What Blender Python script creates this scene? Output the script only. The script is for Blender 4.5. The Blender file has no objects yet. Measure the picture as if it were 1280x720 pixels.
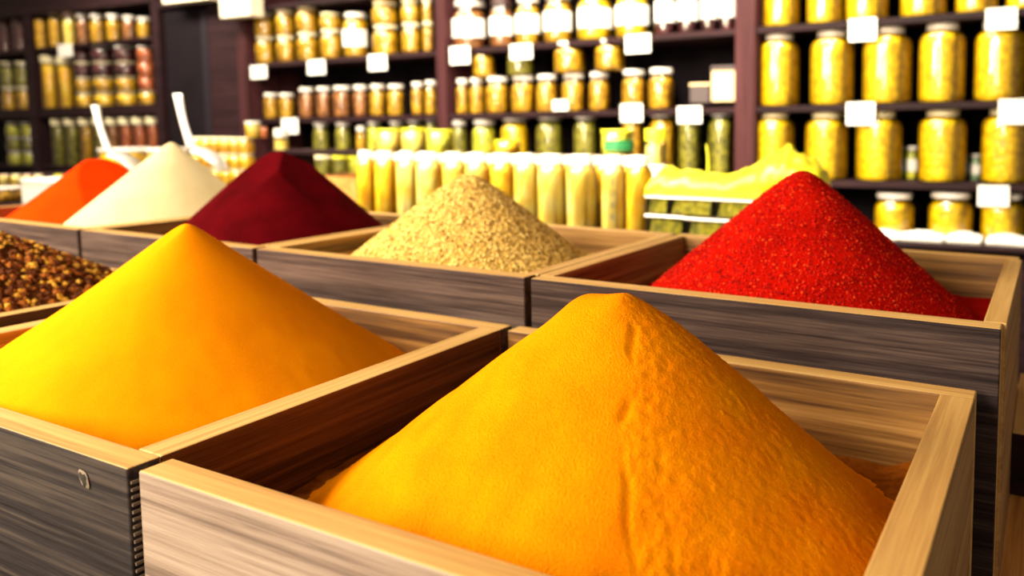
import bpy, bmesh, math, random
import numpy as np
from mathutils import Vector, Matrix
random.seed(7); rng = np.random.default_rng(7)
S = bpy.context.scene
COL = S.collection
H = 1.15                                   # camera height above the floor

# ------------------------------------------------------------------ camera
F, CX, CY, YH = 961., 852., 230., 153.
PITCH = math.atan((CY-YH)/F); YAW = math.atan(466/math.hypot(F, CY-YH))
cam = bpy.data.cameras.new('camera'); camo = bpy.data.objects.new('camera', cam); COL.objects.link(camo)
cam.sensor_fit = 'HORIZONTAL'; cam.sensor_width = 36.0; cam.lens = F/1280*36
cam.shift_x = (640-CX)/1280; cam.shift_y = -(360-CY)/1280
cam.clip_start = 0.02
camo.location = (0, 0, H); camo.rotation_euler = (math.pi/2-PITCH, 0, YAW)
cam.dof.use_dof = True; cam.dof.focus_distance = 0.66; cam.dof.aperture_fstop = 4.2
S.camera = camo

# ------------------------------------------------------------------ world, lamps, added fill lights, exposure
W = bpy.data.worlds.new('world'); S.world = W; W.use_nodes = True
W.node_tree.nodes['Background'].inputs[0].default_value = (1.0, .80, .58, 1)
W.node_tree.nodes['Background'].inputs[1].default_value = 0.27
S.view_settings.view_transform = 'Standard'; S.view_settings.look = 'None'
S.view_settings.gamma = 1; S.view_settings.use_curve_mapping = False
S.view_settings.exposure = 0.35
def area(name, loc, target, size, power, color, spread=math.pi):
    l = bpy.data.lights.new(name, 'AREA'); l.shape = 'RECTANGLE'; l.size, l.size_y = size; l.energy = power; l.color = color; l.spread = spread
    o = bpy.data.objects.new(name, l); COL.objects.link(o); o.location = loc
    o.rotation_euler = (Vector(target)-Vector(loc)).to_track_quat('-Z', 'Y').to_euler()
    return o
WARM = (1.0, .84, .60); SOFT = (1.0, .90, .70)
area('key_light', (-2.55, -0.42, H+.85), (-.6, .62, H-.2), (0.9, 0.9), 112, WARM)  # unseen area light from the upper left; no window is built
area('front_light', (-1.0, -1.6, H+.75), (-1.0, 3.4, H+.1), (.5, 1.1), 60, WARM)
area('aisle_lamp_right', (-1.6, 2.45, 2.85), (-1.6, 3.7, H+.2), (2.6, .4), 95, SOFT, 2.2)
area('aisle_lamp_left', (-5.0, 2.3, 2.85), (-5.0, 3.6, H+.2), (3.4, .4), 82, SOFT, 2.2)
area('jar_streak_fill', (-.85, 1.0, H+1.15), (-1.6, 3.4, H-.05), (.12, .9), 34, SOFT, 2.0)  # added unseen strip, gives the jars vertical streaks and more brightness
area('bottle_fill', (-1.3, 1.0, H+.45), (-1.38, 1.75, H-.20), (1.3, .15), 10, SOFT, 1.4)  # added unseen light that brightens the bottles from the front
area('left_counter_lamp', (-3.3, 1.2, H+1.2), (-3.5, 2.3, H-.1), (1.5, .2), 34, SOFT, 1.7)

# ------------------------------------------------------------------ pixel rays onto real planes
fwv = Vector((-math.sin(YAW)*math.cos(PITCH), math.cos(YAW)*math.cos(PITCH), -math.sin(PITCH)))
rtv = Vector((math.cos(YAW), math.sin(YAW), 0)); upv = rtv.cross(fwv)
def ray(x, y): return fwv*F + rtv*(x-CX) - upv*(y-CY)
def ony(x, y, Y): d = ray(x, y); d = d*(Y/d.y); return Vector((d.x, d.y, d.z+H))
def ppm(P): return F/((Vector(P)-Vector((0, 0, H))).dot(fwv))        # pixels per metre there

# ------------------------------------------------------------------ materials
M = {}
def newmat(n):
    m = bpy.data.materials.new(n); m.use_nodes = True; M[n] = m
    return m, m.node_tree, m.node_tree.nodes['Principled BSDF']
def N(t, typ, **kw):
    n = t.nodes.new(typ)
    for k, v in kw.items(): setattr(n, k, v)
    return n
def ramp(t, fac, stops):
    r = N(t, 'ShaderNodeValToRGB'); e = r.color_ramp.elements
    while len(e) < len(stops): e.new(.5)
    for i, (p, c) in enumerate(stops): e[i].position = p; e[i].color = (*c, 1)
    t.links.new(fac, r.inputs[0]); return r.outputs[0]
def plain(n, col, rough=.5, metal=0, coat=0, noise=0, nscale=30):
    m, t, b = newmat(n)
    b.inputs['Base Color'].default_value = (*col, 1); b.inputs['Roughness'].default_value = rough
    b.inputs['Metallic'].default_value = metal; b.inputs['Coat Weight'].default_value = coat
    if noise:
        g = N(t, 'ShaderNodeTexCoord'); x = N(t, 'ShaderNodeTexNoise'); x.inputs['Scale'].default_value = nscale
        t.links.new(g.outputs['Object'], x.inputs['Vector'])
        c = ramp(t, x.outputs[0], [(.3, tuple(v*(1-noise) for v in col)), (.7, tuple(min(1, v*(1+noise)) for v in col))])
        t.links.new(c, b.inputs['Base Color'])
    return m
def wood(n, c1, c2, c3, axis, rough=.5, fine=1.0, bump=.15, lines=1.0, sharp=1.0):
    """grain running along axis: 'X', 'Y' or 'Z'"""
    m, t, b = newmat(n); L = t.links.new
    g = N(t, 'ShaderNodeTexCoord'); oi = N(t, 'ShaderNodeObjectInfo')
    mul = N(t, 'ShaderNodeVectorMath', operation='MULTIPLY_ADD'); 
    cmb = N(t, 'ShaderNodeCombineXYZ')
    for i in range(3): L(oi.outputs['Random'], cmb.inputs[i])
    sc = {'X': (.25, 11, 11), 'Y': (11, .25, 11), 'Z': (11, 11, .25)}[axis]
    mul.inputs[1].default_value = sc
    off = N(t, 'ShaderNodeVectorMath', operation='SCALE'); off.inputs['Scale'].default_value = 17.3
    L(cmb.outputs[0], off.inputs[0]); L(g.outputs['Object'], mul.inputs[0]); L(off.outputs[0], mul.inputs[2])
    n1 = N(t, 'ShaderNodeTexNoise'); n1.inputs['Scale'].default_value = 1.6*fine; n1.inputs['Detail'].default_value = 3; n1.inputs['Distortion'].default_value = .25
    L(mul.outputs[0], n1.inputs['Vector'])
    # growth rings: sine of the smooth noise
    ms = N(t, 'ShaderNodeMath', operation='MULTIPLY'); ms.inputs[1].default_value = 34*lines; L(n1.outputs[0], ms.inputs[0])
    sn = N(t, 'ShaderNodeMath', operation='SINE'); L(ms.outputs[0], sn.inputs[0])
    n2 = N(t, 'ShaderNodeTexNoise'); n2.inputs['Scale'].default_value = 24*fine; n2.inputs['Detail'].default_value = 5; n2.inputs['Roughness'].default_value = .65
    L(mul.outputs[0], n2.inputs['Vector'])
    a = N(t, 'ShaderNodeMath', operation='MULTIPLY_ADD'); a.inputs[1].default_value = .11*sharp; L(sn.outputs[0], a.inputs[0]); L(n2.outputs[0], a.inputs[2])
    n3 = N(t, 'ShaderNodeTexNoise'); n3.inputs['Scale'].default_value = .9*fine; L(mul.outputs[0], n3.inputs['Vector'])
    a2 = N(t, 'ShaderNodeMath', operation='MULTIPLY_ADD'); a2.inputs[1].default_value = .35; a2.inputs[2].default_value = -.175
    L(n3.outputs[0], a2.inputs[0]); a3 = N(t, 'ShaderNodeMath', operation='ADD'); L(a.outputs[0], a3.inputs[0]); L(a2.outputs[0], a3.inputs[1])
    c = ramp(t, a3.outputs[0], [(.28, c1), (.5, c2), (.72, c3)])
    L(c, b.inputs['Base Color']); b.inputs['Roughness'].default_value = rough
    bp = N(t, 'ShaderNodeBump'); bp.inputs['Strength'].default_value = bump; bp.inputs['Distance'].default_value = .002
    L(a3.outputs[0], bp.inputs['Height']); L(bp.outputs[0], b.inputs['Normal'])
    return m
def powder(n, c1, c2, scale=600, bump=.5, dist=.0012, c3=None):
    m, t, b = newmat(n); L = t.links.new
    g = N(t, 'ShaderNodeTexCoord')
    n1 = N(t, 'ShaderNodeTexNoise'); n1.inputs['Scale'].default_value = scale; n1.inputs['Detail'].default_value = 3; n1.inputs['Roughness'].default_value = .7
    n2 = N(t, 'ShaderNodeTexNoise'); n2.inputs['Scale'].default_value = 22; n2.inputs['Detail'].default_value = 4
    L(g.outputs['Object'], n1.inputs['Vector']); L(g.outputs['Object'], n2.inputs['Vector'])
    a = N(t, 'ShaderNodeMath', operation='MULTIPLY_ADD'); a.inputs[1].default_value = .45; L(n2.outputs[0], a.inputs[0])
    h = N(t, 'ShaderNodeMath', operation='MULTIPLY'); h.inputs[1].default_value = .55; L(n1.outputs[0], h.inputs[0]); L(h.outputs[0], a.inputs[2])
    c = ramp(t, a.outputs[0], [(.36, c1), (.6, c2)] + ([(.72, c3)] if c3 else []))
    L(c, b.inputs['Base Color']); b.inputs['Roughness'].default_value = .95; b.inputs['Specular IOR Level'].default_value = .02
    bp = N(t, 'ShaderNodeBump'); bp.inputs['Strength'].default_value = bump; bp.inputs['Distance'].default_value = dist
    L(n1.outputs[0], bp.inputs['Height']); L(bp.outputs[0], b.inputs['Normal'])
    return m
def chunks(n, c1, c2, c3, scale=55, rough=.4):
    """pickles packed behind glass"""
    m, t, b = newmat(n); L = t.links.new
    g = N(t, 'ShaderNodeNewGeometry'); v = N(t, 'ShaderNodeTexVoronoi'); v.inputs['Scale'].default_value = scale
    nz = N(t, 'ShaderNodeTexNoise'); nz.inputs['Scale'].default_value = 30
    L(g.outputs['Position'], v.inputs['Vector']); L(g.outputs['Position'], nz.inputs['Vector'])
    a = N(t, 'ShaderNodeMath', operation='MULTIPLY_ADD'); a.inputs[1].default_value = .7; L(v.outputs['Distance'], a.inputs[0]); 
    h = N(t, 'ShaderNodeMath', operation='MULTIPLY'); h.inputs[1].default_value = .5; L(nz.outputs[0], h.inputs[0]); L(h.outputs[0], a.inputs[2])
    c = ramp(t, a.outputs[0], [(.3, c1), (.55, c2), (.8, c3)])
    L(c, b.inputs['Base Color']); b.inputs['Roughness'].default_value = rough
    bp = N(t, 'ShaderNodeBump'); bp.inputs['Strength'].default_value = .6; bp.inputs['Distance'].default_value = .006; bp.invert = True
    L(v.outputs['Distance'], bp.inputs['Height']); L(bp.outputs[0], b.inputs['Normal'])
    return m
def glassmat(n, tint, rough=.07, base=.04):
    m, t, b = newmat(n); L = t.links.new; t.nodes.remove(b)
    tr = N(t, 'ShaderNodeBsdfTransparent'); tr.inputs[0].default_value = (*tint, 1)
    gl = N(t, 'ShaderNodeBsdfGlossy'); gl.inputs['Roughness'].default_value = rough
    lw = N(t, 'ShaderNodeFresnel'); lw.inputs['IOR'].default_value = 1.45
    ad = N(t, 'ShaderNodeMath', operation='ADD'); ad.inputs[1].default_value = base; L(lw.outputs[0], ad.inputs[0])
    mx = N(t, 'ShaderNodeMixShader'); L(ad.outputs[0], mx.inputs[0]); L(tr.outputs[0], mx.inputs[1]); L(gl.outputs[0], mx.inputs[2])
    L(mx.outputs[0], t.nodes['Material Output'].inputs[0]); return m

for ax in 'XY':
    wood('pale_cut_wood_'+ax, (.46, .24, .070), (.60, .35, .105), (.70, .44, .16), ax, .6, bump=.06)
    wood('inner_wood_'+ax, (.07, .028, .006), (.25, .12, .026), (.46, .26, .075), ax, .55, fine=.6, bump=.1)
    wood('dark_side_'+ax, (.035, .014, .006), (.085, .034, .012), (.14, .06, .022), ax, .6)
wood('side_wood', (.22, .12, .04), (.36, .20, .075), (.48, .29, .12), 'Y', .6)
plain('knot_rim', (.26, .19, .14), .8); plain('knot_hole', (.02, .015, .013), .9)
wood('stain_taupe', (.17, .115, .09), (.36, .26, .205), (.46, .35, .28), 'X', .6, fine=1.0, bump=.5, sharp=1.3)
wood('stain_grey', (.012, .009, .010), (.034, .028, .030), (.085, .066, .058), 'X', .55, fine=.8, bump=.4)
wood('stain_umber', (.026, .016, .015), (.070, .046, .042), (.125, .085, .072), 'X', .55, fine=1.6, bump=.2)
wood('stain_mauve', (.014, .009, .010), (.040, .026, .026), (.085, .058, .050), 'X', .5, fine=1.6, bump=.15)
wood('orange_wood', (.40, .15, .03), (.62, .27, .06), (.75, .38, .12), 'Y', .5)
wood('shelf_wood', (.010, .004, .005), (.019, .007, .009), (.032, .012, .014), 'X', .6)
wood('post_wood', (.030, .009, .010), (.052, .015, .017), (.075, .023, .025), 'Z', .55)
plain('panel_dark', (.006, .003, .005), .85, noise=.3, nscale=3)
plain('panel_plum', (.016, .011, .016), .6)
plain('floor_tile', (.10, .07, .05), .4, noise=.3, nscale=4)
plain('wall_paint', (.10, .06, .05), .8, noise=.1, nscale=3)
plain('ceiling_paint', (.4, .33, .26), .9)
powder('turmeric', (.95, .225, .0006), (1.0, .33, .001), 620, .9, .0022)
powder('yellow_powder', (.93, .285, .001), (1.0, .335, .001), 500, .25, .0008)
powder('red_powder', (.24, .002, .0005), (.50, .005, .001), 330, .9, .002, (.62, .02, .002))
powder('maroon_powder', (.042, .0003, .0013), (.085, .0006, .0027), 450, .5, .0015)
powder('orange_powder', (.82, .032, .0005), (.92, .045, .0005), 400, .2, .0008)
powder('white_powder', (.62, .50, .28), (.70, .59, .36), 400, .2, .0008)
powder('sesame_base', (.42, .24, .045), (.72, .46, .12), 260, .9, .002)
powder('dusted_board_shaded', (.16, .040, .003), (.34, .095, .006), 90, .4, .001)  # thin powder over wood, with the crate floor's shade mixed into the colour
powder('seed_base', (.05, .015, .006), (.13, .045, .015), 200, 1., .003)
for n, c in (('grain_pale', (.95, .70, .22)), ('grain_tan', (.80, .52, .12)), ('grain_brown', (.34, .18, .04)),
             ('flake_red', (.55, .006, .001)), ('flake_dark', (.24, .002, .001)), ('flake_orange', (.80, .05, .006)),
             ('seed_brown', (.12, .035, .01)), ('seed_rust', (.38, .12, .02)), ('seed_gold', (.75, .42, .05))):
    plain(n, c, .9); M[n].node_tree.nodes['Principled BSDF'].inputs['Specular IOR Level'].default_value = .12
chunks('pickle_yellow', (1.0, .76, .004), (.97, .64, .002), (.70, .42, .001), 42)
chunks('pickle_gold', (1.0, .68, .02), (.82, .46, .006), (.34, .15, .002), 60)
chunks('pickle_olive', (.66, .58, .04), (.34, .30, .02), (.09, .08, .01), 60)
chunks('pickle_rust', (.85, .42, .12), (.50, .18, .04), (.16, .05, .015), 60)
chunks('pickle_wine', (.22, .03, .04), (.10, .012, .02), (.04, .006, .01), 50)
chunks('honey', (1., .76, .04), (1., .66, .015), (.92, .48, .005), 25)
chunks('honey_pale', (1., .90, .38), (1., .84, .24), (.95, .68, .08), 18)
chunks('greens', (1., .95, .08), (.80, .76, .05), (.34, .36, .03), 60)
chunks('carrot', (.9, .32, .08), (.75, .20, .05), (.5, .10, .03), 40)
plain('cap_white', (.78, .70, .63), .4); plain('cap_cream', (.82, .70, .44), .4); plain('cap_lime', (.66, .62, .02), .4)
plain('cap_dark', (.05, .02, .02), .3); plain('paper', (.93, .87, .80), .7); plain('paper_cream', (.92, .80, .60), .7)
plain('scoop_metal', (.82, .80, .78), .28, .35); plain('cap_rose', (.75, .5, .42), .4)
plain('plastic_lime', (.60, .54, .015), .4, coat=.15, noise=.2, nscale=25); plain('label_green', (.015, .16, .045), .5)
plain('tub_clear_green', (.55, .62, .25), .3); plain('ink', (.13, .12, .07), .6)
plain('glass_green', (.28, .42, .26), .2); plain('card_beige', (.72, .50, .28), .7); plain('card_dark', (.06, .04, .04), .6)
glassmat('jar_glass', (.97, .97, .93)); glassmat('clear_plastic', (.99, .98, .92), .15, .06)

for n in ('shelf_wood', 'post_wood', 'panel_dark', 'panel_plum', 'dark_side_X', 'dark_side_Y', 'stain_mauve', 'stain_umber', 'stain_grey'):
    M[n].node_tree.nodes['Principled BSDF'].inputs['Specular IOR Level'].default_value = .12
# ------------------------------------------------------------------ mesh helpers
def link(name, me, parent=None, loc=(0, 0, 0), rot=(0, 0, 0), scale=(1, 1, 1)):
    o = bpy.data.objects.new(name, me); COL.objects.link(o)
    o.location = loc; o.rotation_euler = rot; o.scale = scale
    if parent: o.parent = parent
    return o
def tag(o, label=None, cat=None, group=None, kind=None):
    if label: o['label'] = label
    if cat: o['category'] = cat
    if group: o['group'] = group
    if kind: o['kind'] = kind
    return o
def thing(name, label, cat, loc=(0, 0, 0), group=None, rot=(0, 0, 0), scale=(1, 1, 1)):
    return tag(link(name, None, None, loc, rot, scale), label, cat, group)
def mesh_from(name, vs, fs, mats, smooth=False, idx=None):
    me = bpy.data.meshes.new(name); me.from_pydata([tuple(v) for v in vs], [], fs)
    for m in mats: me.materials.append(M[m])
    if idx is not None: me.polygons.foreach_set('material_index', idx)
    if smooth: me.polygons.foreach_set('use_smooth', [True]*len(me.polygons))
    me.update(); return me
def box_me(name, boxes, mats, bevel=.0015, matfn=None, seg=1):
    """boxes: (x0,x1,y0,y1,z0,z1); matfn(normal, centre)->slot"""
    bm = bmesh.new()
    for b in boxes:
        x0, x1, y0, y1, z0, z1 = b
        r = bmesh.ops.create_cube(bm, size=1)
        bmesh.ops.scale(bm, vec=(x1-x0, y1-y0, z1-z0), verts=r['verts'])
        bmesh.ops.translate(bm, vec=((x0+x1)/2, (y0+y1)/2, (z0+z1)/2), verts=r['verts'])
    if bevel: bmesh.ops.bevel(bm, geom=list(bm.edges), offset=bevel, segments=seg, affect='EDGES', profile=.5)
    bm.normal_update()
    if matfn:
        for f in bm.faces: f.material_index = matfn(f.normal, f.calc_center_median())
    me = bpy.data.meshes.new(name); bm.to_mesh(me); bm.free()
    for m in mats: me.materials.append(M[m])
    return me
def lathe_me(name, prof, mat, seg=28, ridge=0, smooth=True):
    vs, fs = [], []
    for r, z in prof:
        for k in range(seg):
            a = 2*math.pi*k/seg; rr = r*(1+(ridge if k % 2 else 0))
            vs.append((rr*math.cos(a), rr*math.sin(a), z))
    n = len(prof)
    for i in range(n-1):
        for k in range(seg):
            k2 = (k+1) % seg
            fs.append((i*seg+k, i*seg+k2, (i+1)*seg+k2, (i+1)*seg+k))
    fs.append(tuple(range(seg))[::-1]); fs.append(tuple(range((n-1)*seg, n*seg)))
    return mesh_from(name, vs, fs, [mat], smooth)
def noise2(nx, ny, cells, seed):
    """smooth value noise on an nx x ny grid"""
    r = np.random.default_rng(seed); gx, gy = cells
    g = r.random((gy+3, gx+3))*2-1
    u = np.linspace(0, gx, nx); v = np.linspace(0, gy, ny)
    iu = u.astype(int); iv = v.astype(int); fu = u-iu; fv = v-iv
    fu = fu*fu*(3-2*fu); fv = fv*fv*(3-2*fv)
    a = g[np.ix_(iv, iu)]; b = g[np.ix_(iv, iu+1)]; c = g[np.ix_(iv+1, iu)]; d = g[np.ix_(iv+1, iu+1)]
    return (a*(1-fu)+b*fu)*(1-fv)[:, None] + (c*(1-fu)+d*fu)*fv[:, None]

# ------------------------------------------------------------------ the room
def struct(name, box, mat):
    o = link(name, box_me(name, [box], [mat], 0)); o['kind'] = 'structure'; return o
struct('floor', (-10, 2.6, -2.5, 4.0, -.1, 0), 'floor_tile')
struct('wall_back', (-10, 2.6, 3.86, 4.0, 0, 3.1), 'wall_paint')
struct('ceiling', (-10, 2.6, 1.0, 4.0, 3.1, 3.2), 'ceiling_paint')

# ------------------------------------------------------------------ stepped stand and crates
T = .024
def stand(label, x0, x1, y0, y1, zt):
    t = thing('display_stand', label, 'display stand', (x0, y0, 0))
    link('top_board', box_me('top_board', [(0, x1-x0, 0, y1-y0, zt-.02, zt)], ['orange_wood']), t)
    link('frame', box_me('frame', [(.02, x1-x0-.02, .02, y1-y0-.02, 0, zt-.0205)], ['shelf_wood']), t)
stand('lower wooden stand under the front row of spice crates', -2.66, .02, .30, .757, H-.5155)
stand('higher wooden stand under the back row of spice crates', -2.66, .35, .762, 1.45, H-.458)

def crate(name, label, x0, x1, y0, y1, zt, zb, front, group=None, back='stain_umber', knot=None, TS=.024, ext=0., sides=(1, 1), outl='dark_side_Y', outr='dark_side_Y', endl=0, endr=0):
    w, d, h = x1-x0, y1-y0, zt-zb
    t = thing(name, label, 'crate', ((x0+x1)/2, y0, H+zb), group)
    hw = w/2
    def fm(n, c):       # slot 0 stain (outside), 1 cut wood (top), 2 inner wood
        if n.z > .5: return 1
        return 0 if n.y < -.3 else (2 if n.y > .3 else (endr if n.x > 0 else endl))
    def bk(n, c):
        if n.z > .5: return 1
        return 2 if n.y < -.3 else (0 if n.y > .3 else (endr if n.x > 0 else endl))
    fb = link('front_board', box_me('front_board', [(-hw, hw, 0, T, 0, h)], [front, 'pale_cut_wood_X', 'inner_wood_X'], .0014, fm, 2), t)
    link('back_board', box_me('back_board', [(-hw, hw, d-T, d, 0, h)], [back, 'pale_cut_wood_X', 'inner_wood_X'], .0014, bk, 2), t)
    for s, on in zip((-1, 1), sides):
        if not on: continue
        def sm(n, c, s=s):
            if n.z > .5: return 1
            if abs(n.x) > .3: return 0 if n.x*s > 0 else 2
            return 1
        xa, xb = (hw-TS, hw+ext) if s > 0 else (-hw-ext, -hw+TS)
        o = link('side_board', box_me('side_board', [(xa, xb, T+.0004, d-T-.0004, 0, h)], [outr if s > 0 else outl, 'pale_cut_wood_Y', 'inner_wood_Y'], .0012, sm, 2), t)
    link('floor_board', box_me('floor_board', [(-hw+T+.001, hw-T-.001, T+.001, d-T-.001, 0, .012)], ['inner_wood_X']), t)
    if knot:
        kx, kz = knot
        vs = [(0, 0, 0)]; fs = []
        n = 14
        for k in range(n):
            a = 2*math.pi*k/n; rr = .95+.2*math.sin(3*a+1)+.15*math.sin(5*a)
            px_, pz_ = .0052*rr*math.cos(a), .0068*rr*math.sin(a)
            vs.append((px_*.8-pz_*.5, 0.0004, pz_*.8+px_*.3))
        fs = [(0, k+1, (k+1) % n+1) for k in range(n)]
        for k in range(n):
            a = 2*math.pi*k/n
            rr = 1+.10*math.sin(4*a); px_, pz_ = .0066*rr*math.cos(a), .0085*rr*math.sin(a)
            vs.append((px_*.8-pz_*.5, .0010, pz_*.8+px_*.3))
        fs += [(k+1, n+k+1, n+(k+1) % n+1, (k+1) % n+1) for k in range(n)]
        me = mesh_from('knot', vs, fs, ['knot_hole', 'knot_rim'], True, [0]*n+[1]*n)
        jb = [(hw, hw+.0016, .002, .012, zz, zz+.0022) for zz in np.arange(.012, h-.008, .0056)]
        link('corner_joint', box_me('corner_joint', jb, ['knot_rim'], 0), t)
        tag(link('knot', me, fb, (kx, -.0018, kz)), 'chipped round knot with a pale rim')
    return t
Z1, Z2 = -.25, -.1925
B1, B2 = -.515, -.4575
CG = 'open wooden spice crates'
crate('wooden_crate', 'taupe front crate holding the deep orange powder mound', -.585, -.0565, .3115, .752, Z1, B1, 'stain_taupe', CG, 'side_wood', TS=.030, sides=(0, 1), outr='side_wood', endr=1)
crate('wooden_crate', 'dark grey crate with a chipped knot holding the bright yellow mound', -1.150, -.5955, .3095, .750, Z1, B1, 'stain_grey', CG, knot=(.277-.055, .265-.0185), TS=.030)
crate('wooden_crate', 'crate of brown and gold seeds at the left edge', -1.700, -1.2175, .318, .752, Z1, B1, 'stain_grey', CG)
crate('wooden_crate', 'dark upper crate holding the bright red flake mound', -.5775, -.038, .765, 1.195, Z2, B2, 'stain_mauve', CG, TS=.0175, ext=.004, outr='side_wood', endr=1)
crate('wooden_crate', 'upper crate holding the pale sesame mound', -1.092, -.5875, .765, 1.195, Z2, B2, 'stain_umber', CG, TS=.0175, ext=.004)
crate('wooden_crate', 'upper crate holding the dark maroon powder mound', -1.572, -1.102, .765, 1.195, Z2, B2, 'stain_umber', CG, TS=.0175, ext=.004)
crate('wooden_crate', 'upper left crate holding orange and white powder with two scoops', -2.170, -1.583, .765, 1.225, Z2, B2, 'stain_umber', CG, TS=.0175, ext=.004)
crate('low_crate', 'small low wooden crate partly seen beside the red flake crate', -.0335, .25, 1.0, 1.25, -.379, B2, 'shelf_wood')

# ------------------------------------------------------------------ spice mounds
def oct_unit():
    return np.array([(1, 0, 0), (-1, 0, 0), (0, 1, 0), (0, -1, 0), (0, 0, 1), (0, 0, -1)], float), \
        [(0, 2, 4), (2, 1, 4), (1, 3, 4), (3, 0, 4), (2, 0, 5), (1, 2, 5), (3, 1, 5), (0, 3, 5)]
def pile(name, label, cat, bounds, apex, rad, zf, rimz, mat, cell=.003, e=.012, amp=.0, seed=1, top=None,
         grains=None, extra=None, flare=.0, wallslope=.75, wallgap=-.004, power=1.0, ripple=0., shaded_dust=None):
    """bounds of the crate inside; apex (x,y,z); rad (left,right,front,back) distances at which the cone meets zf"""
    x0, x1, y0, y1 = bounds; ax, ay, az = apex; rl, rr, rf, rb = rad
    nx = int((x1-x0)/cell)+1; ny = int((y1-y0)/cell)+1
    xs = np.linspace(x0, x1, nx); ys = np.linspace(y0, y1, ny); X, Y = np.meshgrid(xs, ys)
    dx = X-ax; dy = Y-ay
    big = noise2(nx, ny, (5, 4), seed)*.6+noise2(nx, ny, (13, 11), seed+1)*.3+noise2(nx, ny, (40, 34), seed+2)*.12
    u = dx/np.where(dx < 0, rl, rr); v = dy/np.where(dy < 0, rf, rb)
    d = np.sqrt(u*u+v*v); ee = e/.25
    d = np.sqrt(d*d+ee*ee)-ee
    hgt = az-zf
    Z = az - hgt*(d**power)/((np.sqrt(1+ee*ee)-ee)**power)
    Z = Z + big*amp*np.clip(d*2.2, 0.12, 1)
    if extra is not None: Z = extra(X, Y, Z, d)
    fl = zf + noise2(nx, ny, (9, 8), seed+5)*.004+noise2(nx, ny, (30, 26), seed+6)*.0012
    Zc = None
    if ripple: fl = fl + ripple*np.clip(noise2(nx, ny, (6, 3), seed+8), 0, 1)
    k = .008                                                    # soft meeting of cone and floor
    hh = np.clip(.5+.5*(Z-fl)/k, 0, 1); Zc = fl*(1-hh)+Z*hh+k*hh*(1-hh); Z = Zc
    wall = np.minimum(np.minimum(X-x0, x1-X), np.minimum(Y-y0, y1-Y))
    Z = np.minimum(Z, rimz+wallgap+wallslope*wall)
    ox, oy, oz = ax, ay, zf
    vs = np.stack([X-ox, Y-oy, Z-oz], -1).reshape(-1, 3)
    I = np.arange(nx*ny).reshape(ny, nx)
    q = np.stack([I[:-1, :-1], I[:-1, 1:], I[1:, 1:], I[1:, :-1]], -1).reshape(-1, 4)
    fs = q.tolist(); mats = [mat]; idx = [0]*len(fs)
    if shaded_dust:  # floor-level faces get the powdered slot with shade in its colour
        mats.append(shaded_dust); lo = ((Zc-fl) < .0012+.0012*noise2(nx, ny, (60, 50), seed+9))[:-1, :-1].reshape(-1)
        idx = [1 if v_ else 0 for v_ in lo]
    vs = vs.tolist()
    if grains:
        cnt, size, gm, wts = grains
        mats += gm; ov, of = oct_unit()
        gx = np.gradient(Z, xs, axis=1); gy = np.gradient(Z, ys, axis=0)
        zmax = Z > zf+.01
        cand = np.argwhere(zmax[1:-1, 1:-1])+1
        pick = cand[rng.integers(0, len(cand), cnt)]
        for (j, i) in pick:
            n = Vector((-gx[j, i], -gy[j, i], 1)).normalized()
            tq = n.to_track_quat('Z', 'Y').to_matrix()
            th = random.uniform(0, 6.28); rz = Matrix.Rotation(th, 3, 'Z') @ Matrix.Rotation(random.uniform(-.5, .5), 3, 'X')
            R = np.array(tq @ rz); s = random.uniform(.7, 1.25)
            P = np.array((X[j, i]-ox+random.uniform(-.5, .5)*cell, Y[j, i]-oy+random.uniform(-.5, .5)*cell, Z[j, i]-oz)) + np.array(n)*size[2]*.4
            base = len(vs)
            vs.extend((P + (ov*np.array(size)*s) @ R.T).tolist())
            fs.extend([tuple(b+base for b in f) for f in of])
            mi = 1+rng.choice(len(gm), p=wts); idx.extend([int(mi)]*8)
    me = mesh_from(name, vs, fs, mats, True, idx)
    if grains:
        sm = np.ones(len(me.polygons), bool); sm[len(q):] = False; me.polygons.foreach_set('use_smooth', sm)
    o = link(name, me, None, (ox, oy, H+oz)); tag(o, label, cat, kind='stuff')
    return o

def front_extra(X, Y, Z, d):
    # crumbly crack running from the peak down the near face; smooth left of it, grainy right of it
    ny, nx = X.shape
    t = .525-Y
    cx = -.303 + t*.60 + .005*np.sin(Y*55) + .0025*np.sin(Y*151+1)
    s_ = (X-cx)*.86
    down = np.clip((t+.012)/.02, 0, 1)
    brk = np.clip(.55+noise2(nx, ny, (40, 34), 95)*1.1, 0, 1)
    g = np.exp(-(s_/.0028)**2)*down*.0026*brk + np.exp(-((s_-.024-.03*t)/.0024)**2)*down*.0015*np.clip(noise2(nx, ny, (30, 30), 96)*2, 0, 1)
    rough = noise2(nx, ny, (210, 180), 91)*.0007+noise2(nx, ny, (110, 100), 92)*.0004
    mask = np.clip((s_+.008)/.012, .08, 1)
    hump = .0065*np.exp(-(((X+.348)/.017)**2+((Y-.530)/.030)**2)) + .003*np.exp(-(((X+.303)/.012)**2+((Y-.520)/.02)**2))
    gul = noise2(nx, ny, (26, 5), 93)*.0014*np.clip(d*2, 0, 1)
    return Z - g + rough*mask + hump + gul
def spill(X, Y, Z, d): return Z
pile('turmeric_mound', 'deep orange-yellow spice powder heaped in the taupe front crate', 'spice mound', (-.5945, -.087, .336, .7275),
     (-.312, .525, -.1385), (.275, .240, .225, .215), -.324, Z1, 'turmeric', .0016, .046, .0022, 3, extra=front_extra, ripple=.012, power=.94, shaded_dust='dusted_board_shaded')
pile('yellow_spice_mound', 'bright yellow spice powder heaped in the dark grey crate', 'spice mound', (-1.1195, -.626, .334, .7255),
     (-.866, .525, -.1125), (.29, .238, .25, .24), -.305, Z1, 'yellow_powder', .0026, .010, .0024, 13, power=.94, shaded_dust='dusted_board_shaded')
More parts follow.
